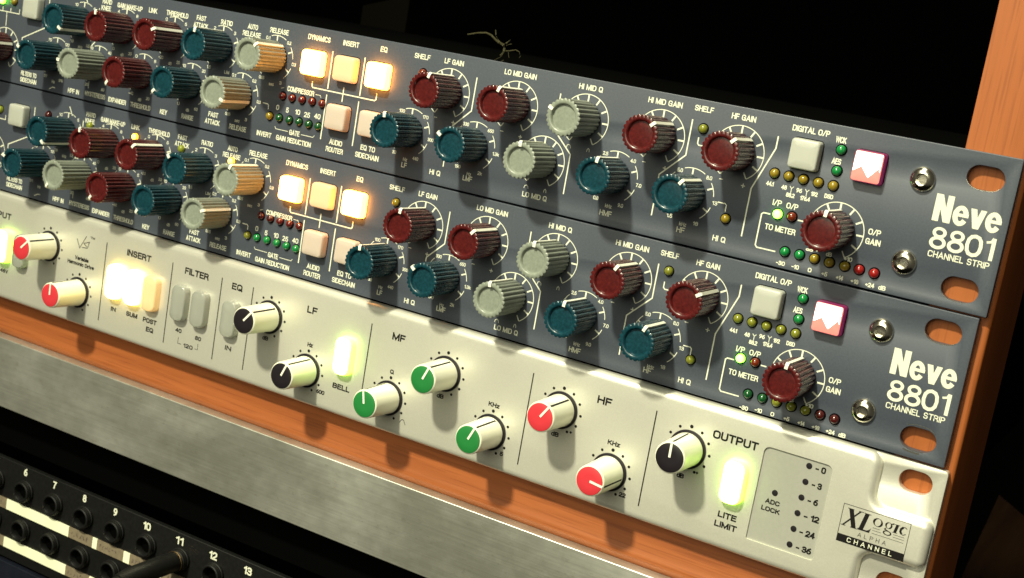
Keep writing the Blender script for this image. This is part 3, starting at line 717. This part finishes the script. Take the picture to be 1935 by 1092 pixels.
# ------------------------------------------------------------------ the silver unit
YF = -2.6; KX = .99330
def X2(x): return 58.42 + (x-58.42)*KX
def Z2(z): return 10.42 + (z-10.42)*KX
TXT2=[
('INSERT',-310.37,-98.24,12.71),
('FILTER',-280.53,-98.39,11.88),
('EQ',-260.50,-98.72,5.06),
('IN',-320.43,-122.15,2.66),
('SUM',-310.57,-122.02,5.93),
('POST',-300.94,-122.11,7.12),
('EQ',-300.48,-125.50,3.86),
('40',-285.99,-121.93,3.13),
('80',-275.94,-122.55,3.03),
('120',-280.31,-126.87,4.66),
('IN',-261.01,-122.36,2.98),
('LF',-225.28,-98.73,4.50),
('BELL',-208.03,-122.83,7.49),
('MF',-187.29,-98.91,5.34),
('HF',-107.13,-98.89,5.08),
('OUTPUT',-62.45,-98.57,14.69),
('LITE',-60.16,-122.38,6.01),
('LIMIT',-60.06,-125.53,7.29),
('ADC',-47.49,-113.80,4.54),
('LOCK',-47.62,-116.25,5.85),
('- 0',-35.47,-99.68,3.21),
('- 3',-35.56,-104.71,3.11),
('- 6',-35.71,-109.79,3.23),
('- 12',-35.05,-114.77,4.75),
('- 24',-35.28,-119.83,4.77),
('- 36',-35.34,-124.79,4.78),
('Hz',-224.03,-111.28,2.41),
('Q',-187.91,-111.43,1.59),
('KHz',-146.15,-111.48,4.25),
('KHz',-101.32,-111.39,4.36),
('dB',-244.48,-114.07,2.73),
('dB',-167.23,-114.33,2.79),
('dB',-122.26,-114.51,2.80),
('dB',-77.49,-114.61,2.45),
('+',-116.81,-112.28,0.86),
('+',-72.35,-112.13,0.81),
('22',-95.16,-126.84,2.36),
('5',-140.27,-126.90,1.27),
('600',-216.66,-126.91,3.66),
('INPUT',-388.15,-98.67,11.54),
('Variable',-340.34,-106.53,7.58),
('Harmonic Drive',-340.62,-108.78,14.76),
('48V',-383.37,-121.46,4.58),
('TM',-335.73,-96.99,2.45),
]

u = empty('silver_unit', (0, 0, 0), label='silver rack unit with ivory knobs capped in red, green and black', cat='rack unit')
# faceplate with recessed ears
xr = X2(-.7); zt = Z2(-89.9); zb = Z2(-133.6); xi = X2(-18.6); ze0 = Z2(-104.9); ze1 = Z2(-119.7)
def fil(cx, cz, r, a0, a1, n=6): return [(cx+r*math.cos(math.radians(a0+(a1-a0)*k/n)), cz+r*math.sin(math.radians(a0+(a1-a0)*k/n))) for k in range(n+1)]
R = 3.6
out = [(-486, zb), (xi-2, zb)] + fil(xi-R+1.5, zb+R-1.5, 1.5+.01, 270, 360, 3)[:0] + [(xi, zb)] + fil(xi+R, ze1-R, R, 180, 90) + fil(xr-2.7, ze1+2.7, 2.7, 270, 360)+fil(xr-2.7, ze0-2.7, 2.7, 0, 90) + fil(xi+R, ze0+R, R, 270, 180) + fil(xi-R, zt-R, R, 0, 90) + [(-486, zt)]
# meter window opening
mw = rrect(X2(-53.2), Z2(-127.2), X2(-31.9), Z2(-97.4), (1.9, 1.9, .4, .9), 5)
place('faceplate', bevel_front(plate('faceplate', [out, mw], YF, 1.2, M_SILVER), 2.45, 8, (-60, -20, -130, -96)), u)
ear = [(-486, -131.5), (-21, -131.5), (-21, -133.4)]+fil(-.05-1.1, -133.4+1.1, 1.1, 270, 360)+fil(-.05-1.1, -89.3-1.1, 1.1, 0, 90)+[(-21, -89.3), (-21, -91.5), (-486, -91.5)]
eslots = [rrect(-8.3-4.75, z-3.3, -8.3+4.75, z+3.3, 3.25, 8) for z in (-94.8, -126.2)]
place('mounting_ear', plate('mounting_ear', [ear]+eslots, .06, 2.9, M_SILVER, .12, 1), u)
place('meter_window', plate('meter_window', [rrect(X2(-53.6), Z2(-127.7), X2(-31.5), Z2(-97), .5, 2)], YF+.55, YF+1.0, M_WINDOW), u)
b = Bag(); b.box(-466, -19, 2.95, 300, -132, -91); place('chassis', b.mesh('chassis', M_VOID), u)
for x in (-327.8,-292.9,-268.1,-253.0,-199.1,-133.7,-89.15):
    b = Bag(); b.add(ribbon([(X2(x), Z2(-96.9)), (X2(x), Z2(-128.6))], .40, YF-.04)); place('printed_rule', b.mesh('printed_rule', M_BLACKPRINT), u)
for P, wd in (([(-285.6,-124.5),(-285.6,-126.9),(-283.9,-126.9)], .2), ([(-277.0,-126.9),(-275.6,-126.9),(-275.6,-124.5)], .2), ([(-181.8,-128.2),(-180.9,-126.8),(-180.1,-126.8),(-179.2,-128.4)], .2),
    ([(-344.2,-98.9),(-342.2,-102.4),(-339.1,-97.0)], .28), ([(-341.0,-101.9),(-338.0,-101.6),(-337.2,-99.0),(-340.2,-100.1),(-338.3,-101.2)], .28)):
    b = Bag(); b.add(ribbon([(X2(x), Z2(z)) for x, z in P], wd, YF-.04)); place('printed_rule', b.mesh('printed_rule', M_BLACKPRINT), u)
for s, x, z, wd in TXT2:
    h = {'INSERT':2.55,'FILTER':2.55,'LF':2.55,'MF':2.6,'HF':2.6,'OUTPUT':2.65,'EQ':2.5,'BELL':1.95,'LITE':1.95,'LIMIT':1.95,'INPUT':2.55,'POST':1.9,'SUM':1.9,'IN':1.8,'ADC':1.5,'LOCK':1.5,'TM':.9}.get(s, 1.55)
    if s == 'EQ' and z < -110: h = 1.9
    if s in ('40','80','120','48V'): h = 1.6
    if s.startswith('- '): h = 2.0
    put_text(u, s, X2(x), Z2(z), wd*KX, h*KX, M_BLACKPRINT, y=YF-.05 if not (s.startswith('- ') or s in ('ADC','LOCK')) else YF+.5, bold=.21 if h > 2.2 else .23)
IV = lathe('knob', [(6.15,0,0),(6.15,-.35,0),(5.5,-.45,0),(5.35,-.9,0),(5.3,-1.4,0),(4.98,-13.3,0),(4.9,-13.75,0),(4.7,-13.95,0),(4.45,-14.0,0)], 64, [M_IVORY, M_BLACKCAP], seg_mat=[1,1,1,0,0,0,0,0,0,0])
CAPM = {}
for c, m in (('red', M_RED), ('green', M_GREEN), ('black', M_BLACKCAP)):
    CAPM[c] = lathe('coloured_cap', [(4.5,-13.9,0),(4.46,-14.18,0),(4.3,-14.25,0),(2,-14.28,0)], 48, m)
pb = Bag(); pb.box(-.36, .36, -14.42, -14.2, .2, 4.75); ME_XP = pb.mesh('pointer', M_WHITE)
ME_XS = side_strip('side_line', [(5.28,-1.5),(4.97,-13.4)], .62, .06, M_BLACKPRINT)
db = Bag()
for a in range(-150, 151, 30): db.disc(7.33*math.sin(math.radians(a)), 7.33*math.cos(math.radians(a)), .58 if a == 0 else .47, 0, 12)
ME_DOTS = db.mesh('dial_dots', M_BLACKPRINT)
XK = [(-359.3,-105.5,46,'red'),(-340.7,-120.3,-1,'red'),(-244.2,-106.0,40,'black'),(-224.3,-121.0,23,'black'),(-188.0,-121.0,-12,'green'),(-166.8,-106.3,23,'green'),(-146.1,-121.0,24,'green'),(-121.9,-106.2,33,'red'),(-101.2,-121.0,97,'red'),(-77.0,-105.9,-1,'black')]
for x, z, a, c in XK:
    X = 58.42+(x-58.42)*.99305; Z = 10.42+(z-10.42)*.99305
    o = place('knob', IV, u, (X, YF, Z), math.radians(a), label='ivory knob with '+c+' cap')
    cp = place('coloured_cap', CAPM[c], o); place('pointer', ME_XP, o); place('side_line', ME_XS, o)
    place('dial_dots', ME_DOTS, u, (X, YF-.05, Z))
def pill(m, side=None): return button_mesh(m, 7.2, 13.9, 2.9, 2.6, side)
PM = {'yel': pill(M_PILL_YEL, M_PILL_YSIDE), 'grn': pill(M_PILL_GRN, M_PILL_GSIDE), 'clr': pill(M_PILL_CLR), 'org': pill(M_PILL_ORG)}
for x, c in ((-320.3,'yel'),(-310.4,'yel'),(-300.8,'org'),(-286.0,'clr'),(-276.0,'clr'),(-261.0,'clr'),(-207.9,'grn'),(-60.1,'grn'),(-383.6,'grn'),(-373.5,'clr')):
    o = place('button', PM[c], u, (X2(x), YF, Z2(-110.9)), label={'yel':'brightly lit yellow white tall button','grn':'brightly lit green white tall button','clr':'unlit frosted clear tall button','org':'frosted tall button coloured orange for glow from lit neighbours'}[c])
for x, z in ((-39.05,-99.6),(-39.15,-104.6),(-39.3,-109.6),(-39.45,-114.6),(-39.6,-119.65),(-39.75,-124.7),(-47.4,-110.8)):
    place('indicator', lathe('indicator', [(.95,0,0),(.9,-.12,0),(.5,-.16,0)], 16, M_BLACKCAP), u, (X2(x), YF+.54, Z2(z)))
# emblem of the silver unit
b = Bag(); y = YF-.05
def S(P): return [(X2(x), Z2(z)) for x, z in P]
b.add(ribbon(S([(-26.5,-107.05),(-6.75,-107.05),(-6.75,-118.5),(-26.5,-118.5)]), .16, y, True))
b.poly(S([(-26.45,-116.2),(-6.8,-116.2),(-6.8,-118.45),(-26.45,-118.45)]), y-.01)
b.poly(S([(-24.8,-108.0),(-23.45,-108.0),(-21.7,-113.4),(-23.1,-113.4)]), y-.02)
b.poly(S([(-21.5,-107.95),(-20.95,-107.95),(-25.4,-113.45),(-25.95,-113.45)]), y)
b.add(ribbon(S([(-25.1,-108.05),(-23.2,-108.05)]), .18, y-.03)); b.add(ribbon(S([(-23.4,-113.4),(-21.4,-113.4)]), .18, y-.03))
b.add(ribbon(S([(-21.9,-108.0),(-20.4,-108.0)]), .18, y-.03)); b.add(ribbon(S([(-26.2,-113.4),(-24.8,-113.4)]), .18, y-.03))
b.poly(S([(-19.9,-108.0),(-18.65,-108.0),(-19.75,-113.4),(-21.0,-113.4)]), y-.02)
b.poly(S([(-21.3,-113.4),(-17.75,-113.4),(-17.45,-111.9),(-17.9,-112.5),(-18.6,-112.95),(-21.2,-112.95)]), y)
b.add(ribbon(S([(-20.2,-108.05),(-18.2,-108.05)]), .18, y-.03))
b.ring(X2(-15.9), Z2(-109.6), 1.45, .85, y, 28, roz=1.25, riz=1.12, rot=-.25)
b.ring(X2(-12.75), Z2(-109.45), 1.05, .55, y, 24, roz=.95, riz=.82, rot=-.2)
b.ring(X2(-12.75), Z2(-111.75), 1.25, .82, y, 24, roz=.72, riz=.48)
b.add(ribbon(S([(-13.4,-110.35),(-13.7,-110.8),(-12.6,-111.12)]), .28, y-.01)); b.add(ribbon(S([(-12.0,-108.8),(-11.3,-108.45)]), .32, y-.01))
b.poly(S([(-10.75,-108.5),(-9.9,-108.5),(-10.35,-110.95),(-11.2,-110.95)]), y); b.add(ribbon(S([(-11.1,-108.5),(-9.6,-108.5)]), .15, y-.01)); b.add(ribbon(S([(-11.5,-110.95),(-10.0,-110.95)]), .15, y-.01))
b.add(ribbon(S([(-7.55,-108.9),(-8.05,-108.55),(-8.7,-108.65)]), .22, y)); b.add(ribbon(S([(-8.6,-108.62),(-9.2,-109.3),(-9.25,-110.1),(-8.85,-110.7)]), .62, y-.01)); b.add(ribbon(S([(-8.95,-110.7),(-8.3,-110.9),(-7.6,-110.45)]), .22, y))
for z, x0, x1 in ((-111.5,-17.0,-14.8),(-112.3,-17.0,-14.4),(-111.6,-11.0,-7.75),(-112.35,-11.0,-7.75),(-113.2,-17.0,-7.75)): b.add(ribbon(S([(x0, z), (x1, z)]), .11, y))
place('emblem', b.mesh('emblem', M_BLACKPRINT), u)
put_text(u, 'A L P H A', X2(-16.6), Z2(-114.85), 8.3, 1.25, M_BLACKPRINT, y=y-.01, bold=.10); put_text(u, 'C H A N N E L', X2(-16.8), Z2(-117.35), 13.3, 1.4, M_PRINT, y=y-.04, bold=.15)
# ------------------------------------------------------------------ wooden cabinet
cab = empty('wooden_cabinet', (0, 0, 0), label='orange veneered wooden equipment cabinet that holds the rack units', cat='cabinet')
# side panel: extruded rounded cross-section
sec = [(-16.4, 3.0)] + [(.1+1.1*math.sin(math.radians(a)), 4.1-1.1*math.cos(math.radians(a))) for a in (0, 30, 60, 90)] + [(1.6, 20), (1.6, 46)] + [(-10+11.6*math.cos(math.radians(a)), 46+14*math.sin(math.radians(a))) for a in (15, 35, 55, 75, 90)] + [(-16.4, 60)]
V = [(x, yy, z) for z in (-420, 260) for x, yy in sec]; n = len(sec)
F = [(k, (k+1) % n, n+(k+1) % n, n+k) for k in range(n)] + [tuple(range(n)), tuple(range(2*n-1, n-1, -1))]
me = mesh('side_panel', V, F, M_WOOD_V); bm = bmesh.new(); bm.from_mesh(me); bmesh.ops.recalc_face_normals(bm, faces=bm.faces); bm.to_mesh(me); bm.free()
place('side_panel', autosmooth(me, 40), cab)
# shelf front below the silver unit, rounded at its lower edge
sec = [(9, -131), (4.4, -131), (4.2, -143.0), (3.6, -145.2), (3.3, -146.6), (3.6, -148.0), (4.6, -149.2), (6, -150.2), (9, -150.6)]
V = [(x, yy, z) for x in (-500, -16.5) for yy, z in sec]; n = len(sec)
F = [(k, (k+1) % n, n+(k+1) % n, n+k) for k in range(n)] + [tuple(range(n)), tuple(range(2*n-1, n-1, -1))]
me = mesh('shelf_front', V, F, M_WOOD_H); bm = bmesh.new(); bm.from_mesh(me); bmesh.ops.recalc_face_normals(bm, faces=bm.faces); bm.to_mesh(me); bm.free()
place('shelf_front', autosmooth(me, 40), cab)
# aluminium bar
me = plate('metal_bar', [rrect(-520, -178.6, -16.6, -149.4, .3, 2)], -.6, 5.0, M_ALU, .35, 2)
tag(place('metal_bar', me), 'smudged bare aluminium bar across the cabinet below the wooden shelf front', 'metal bar')
# ------------------------------------------------------------------ patch bay
pbx = empty('patch_bay', (0, 0, 0), label='black numbered patch bay with white paper strips under the aluminium bar', cat='patch bay')
place('faceplate', plate('faceplate', [rrect(-486, -242.6, -18, -200.0, .3, 2)], 0, 2.5, M_BLACK, .3, 2), pbx)
JK = lathe('jack_socket', [(4.75,-.03,0),(4.75,-1.0,0),(4.5,-1.15,0),(4.4,-1.5,0),(4.5,-1.8,0),(4.35,-2.1,0),(4.4,-2.5,0),(4.25,-3.0,0),(3.95,-3.2,0),(3.5,-3.15,0),(3.3,-2.9,0),(3.25,-.2,0)], 30, M_BLACK)
for k in range(-2, 19):
    for z in (-210.2, -227.2):
        o = place('jack_socket', JK, pbx, (-357.2+17.4*k + (0 if z > -220 else .6), 0, z), label='jack socket with a plug pushed in' if (k == 5 and z > -220) else None)
        bb = Bag(); bb.disc(0, 0, 3.25, -.35, 20); place('bore', bb.mesh('bore', M_VOID), o)
        q = Bag(); q.box(-3.2, -2.7, -3.6, -3.1, -1.9, -1.5); place('rim_speck', q.mesh('rim_speck', M_BARE), o)  # tiny bare-metal speck on the socket rim
for k in range(-1, 14):
    put_text(pbx, str(6+k), -358.1+17.3*k-.3, -202.3-.16*k if k > 0 else -202.3, 2.0 if 6+k < 10 else 3.9, 3.2, M_PRINT, bold=.2)
def tape(z0, z1, x0, x1, m, nm, lab): place(nm, plate(nm, [rrect(x0, z0, x1, z1, .1, 1)], -.5, -.08, m), pbx, label=lab)
for row, (z1, z0) in enumerate(((-216.8, -221.3), (-233.6, -237.9))):
    dx = row*.6
    segs = [(-400,-381,1),(-381,-367.2,0),(-367.2,-330.1,1),(-330.1,-316.5,0),(-316.5,-313.9,1),(-313.9,-299.2,0),(-299.2,-295.8,1),(-295.8,-281.5,0),(-281.5,-278.5,1),(-278.5,-240,0)]
    for x0, x1, wh in segs: tape(z0, z1, x0+dx+.02, x1+dx-.02, M_PAPER if wh else M_TAN, 'paper_strip' if wh else 'tape_label', None if wh else 'tan handwritten label')
    wb = Bag()
    for x0, x1, wh in segs:
        if wh: continue
        x = x0+1.6
        while x < min(x1, x0+12)-1.2:   # pen strokes, too blurred to read in the photograph
            P = [(x+dx+random.uniform(-.3, .9), (z0+z1)/2+random.uniform(-1.1, 1.1)) for _ in range(4)]; wb.add(ribbon(P, .14, -.56)); x += 1.7
    place('handwriting', wb.mesh('handwriting', M_INK), pbx)
# plug in socket 11
pl = empty('jack_plug', (-270.2, 0, -210.2), label='black jack plug with a thin brass band pushed into socket 11 of the patch bay', cat='jack plug')
place('barrel', lathe('barrel', [(3.0,-3.0,0),(3.9,-3.5,0),(4.0,-12,0),(3.9,-26,0),(3.2,-31,0),(2.6,-33,0)], 28, M_BLACK), pl)
place('brass_band', lathe('brass_band', [(4.0,-3.55,0),(4.12,-3.6,0),(4.12,-4.0,0),(4.0,-4.05,0)], 28, mat('brass', (.6,.4,.2), .3, metal=1.), close_end=False), pl)
cu = bpy.data.curves.new('cable', 'CURVE'); cu.dimensions = '3D'; cu.bevel_depth = 2.3*MM; cu.bevel_resolution = 4
sp = cu.splines.new('BEZIER'); pts = [(0,-32,0),(-4,-58,-6),(-14,-80,-40),(-20,-70,-110)]; sp.bezier_points.add(len(pts)-1)
for bpt, p in zip(sp.bezier_points, pts): bpt.co = Vector(p)*MM; bpt.handle_left_type = bpt.handle_right_type = 'AUTO'
o = bpy.data.objects.new('tmp', cu); COL.objects.link(o); me = bpy.data.meshes.new_from_object(o.evaluated_get(bpy.context.evaluated_depsgraph_get())); bpy.data.objects.remove(o)
me.materials.clear(); me.materials.append(M_BLACK); me.shade_smooth(); place('cable', me, pl)
# unit under the patch bay and the dark void sheet behind
me = plate('lower_unit', [rrect(-486, -290, -18, -243.9, .3, 2)], -1.2, 2.0, mat('navy_steel', (.008,.010,.018), .35, var=.3, vscale=120), .3, 2)
tag(place('lower_unit', me), 'near black navy panel with a thin light edge below the patch bay', 'rack unit')
me = plate('void_sheet', [rrect(-486, -199.9, -18, -178.8, .3, 2)], 12, 14, M_VOID)  # black sheet added where the void under the bar lies in shade
tag(place('void_sheet', me), 'black sheet for the shaded void between the aluminium bar and the patch bay', 'void sheet')
# ------------------------------------------------------------------ twine, pale block and dark surroundings
b = Bag()
def strand(P, r0, r1):
    n = len(P); V = []; F = []
    for i, p in enumerate(P):
        p = Vector(p); d = (Vector(P[min(n-1, i+1)])-Vector(P[max(0, i-1)])).normalized(); a = d.orthogonal().normalized(); c = d.cross(a); r = r0+(r1-r0)*i/(n-1)
        V += [tuple(p+(a*math.cos(2*PI*k/6)+c*math.sin(2*PI*k/6))*r) for k in range(6)]
    for i in range(n-1): F += [(6*i+k, 6*i+(k+1) % 6, 6*i+6+(k+1) % 6, 6*i+6+k) for k in range(6)]
    F += [tuple(range(6)), tuple(6*(n-1)+k for k in range(5, -1, -1))]
    b.add((V, F))
Yt = 25
def T(x, z, dy=0): return (x, Yt+dy, z)
strand([T(-194.8,6.5),T(-191.5,7.6,1),T(-188.5,8.2,2),T(-185.8,7.7,1),T(-183.5,6.6),T(-181.6,5.6)], .28, .42)
strand([T(-181.6,5.6),T(-180.2,5.2,1),T(-179.2,4.0),T(-178.6,2.8,-1)], .5, .42)
strand([T(-183.9,9.8),T(-183.4,8.0),T(-182.2,6.4),T(-180.4,5.1)], .2, .3)
strand([T(-180.2,4.9),T(-178.9,5.9),T(-178.1,7.1,1),T(-177.9,6.0,2),T(-178.6,5.1)], .32, .2)
strand([T(-178.8,3.2),T(-177.2,3.5),T(-175.2,4.2,1),T(-173.8,3.8,1),T(-173.0,2.4,1),T(-172.9,1.6)], .26, .12)
strand([T(-179.0,3.4),T(-179.6,2.4),T(-179.9,1.4,-1)], .35, .2)
strand([T(-177.4,3.1),T(-177.2,2.1),T(-176.8,1.2)], .14, .1)
strand([T(-181.4,-.8,-8),T(-179.6,-1.1,-9),T(-178.2,-1.2,-9)], .2, .2); strand([T(-176.2,-1.2,-9),T(-174.7,-.6,-9),T(-173.6,.3,-9)], .2, .15)
strand([T(-178.6,2.8,-1),T(-178.4,1.0,-3),T(-178.9,-1.0,-8)], .12, .1)
tag(place('twine', b.mesh('twine', M_TWINE, True)), 'short frayed bit of pale twine on top of the uppermost rack unit', 'twine')
b = Bag(); P = [(-440,-20),(-407,-20),(-407,20.5),(-440,10)]
V = [(x, 300, z) for x, z in P]+[(x, 304, z) for x, z in P]
b.add((V, [(0,1,2,3),(7,6,5,4),(0,4,5,1),(1,5,6,2),(2,6,7,3),(3,7,4,0)]))
tag(place('grey_case', b.mesh('grey_case', mat('grey_card', (.0035,.0030,.0020), .9, spec=.02))), 'dim grey brown case far back in the dark above the top rack unit', 'case')
b = Bag(); b.box(-2500, 2500, 1500, 1520, -1500, 2500)
tag(place('back_wall', b.mesh('back_wall', M_VOID)), kind='structure')
b = Bag(); b.box(-2500, 2500, -2500, 1500, -1520, -1500)
tag(place('floor', b.mesh('floor', M_VOID)), kind='structure')
P = [(-54.8,606),(173,256),(420,60),(300,40),(5,75),(-17,110),(-40.6,401)]
V = [(x, yy, -250) for x, yy in P]+[(x, yy, -275) for x, yy in P]; n = len(P)
F = [tuple(range(n)), tuple(range(2*n-1, n-1, -1))]+[(k, (k+1) % n, n+(k+1) % n, n+k) for k in range(n)]
me = mesh('side_table', V, F, M_TABLE); bm = bmesh.new(); bm.from_mesh(me); bmesh.ops.recalc_face_normals(bm, faces=bm.faces); bm.to_mesh(me); bm.free()
tag(place('side_table', me), 'dark brown table top in shade beside the cabinet', 'table')
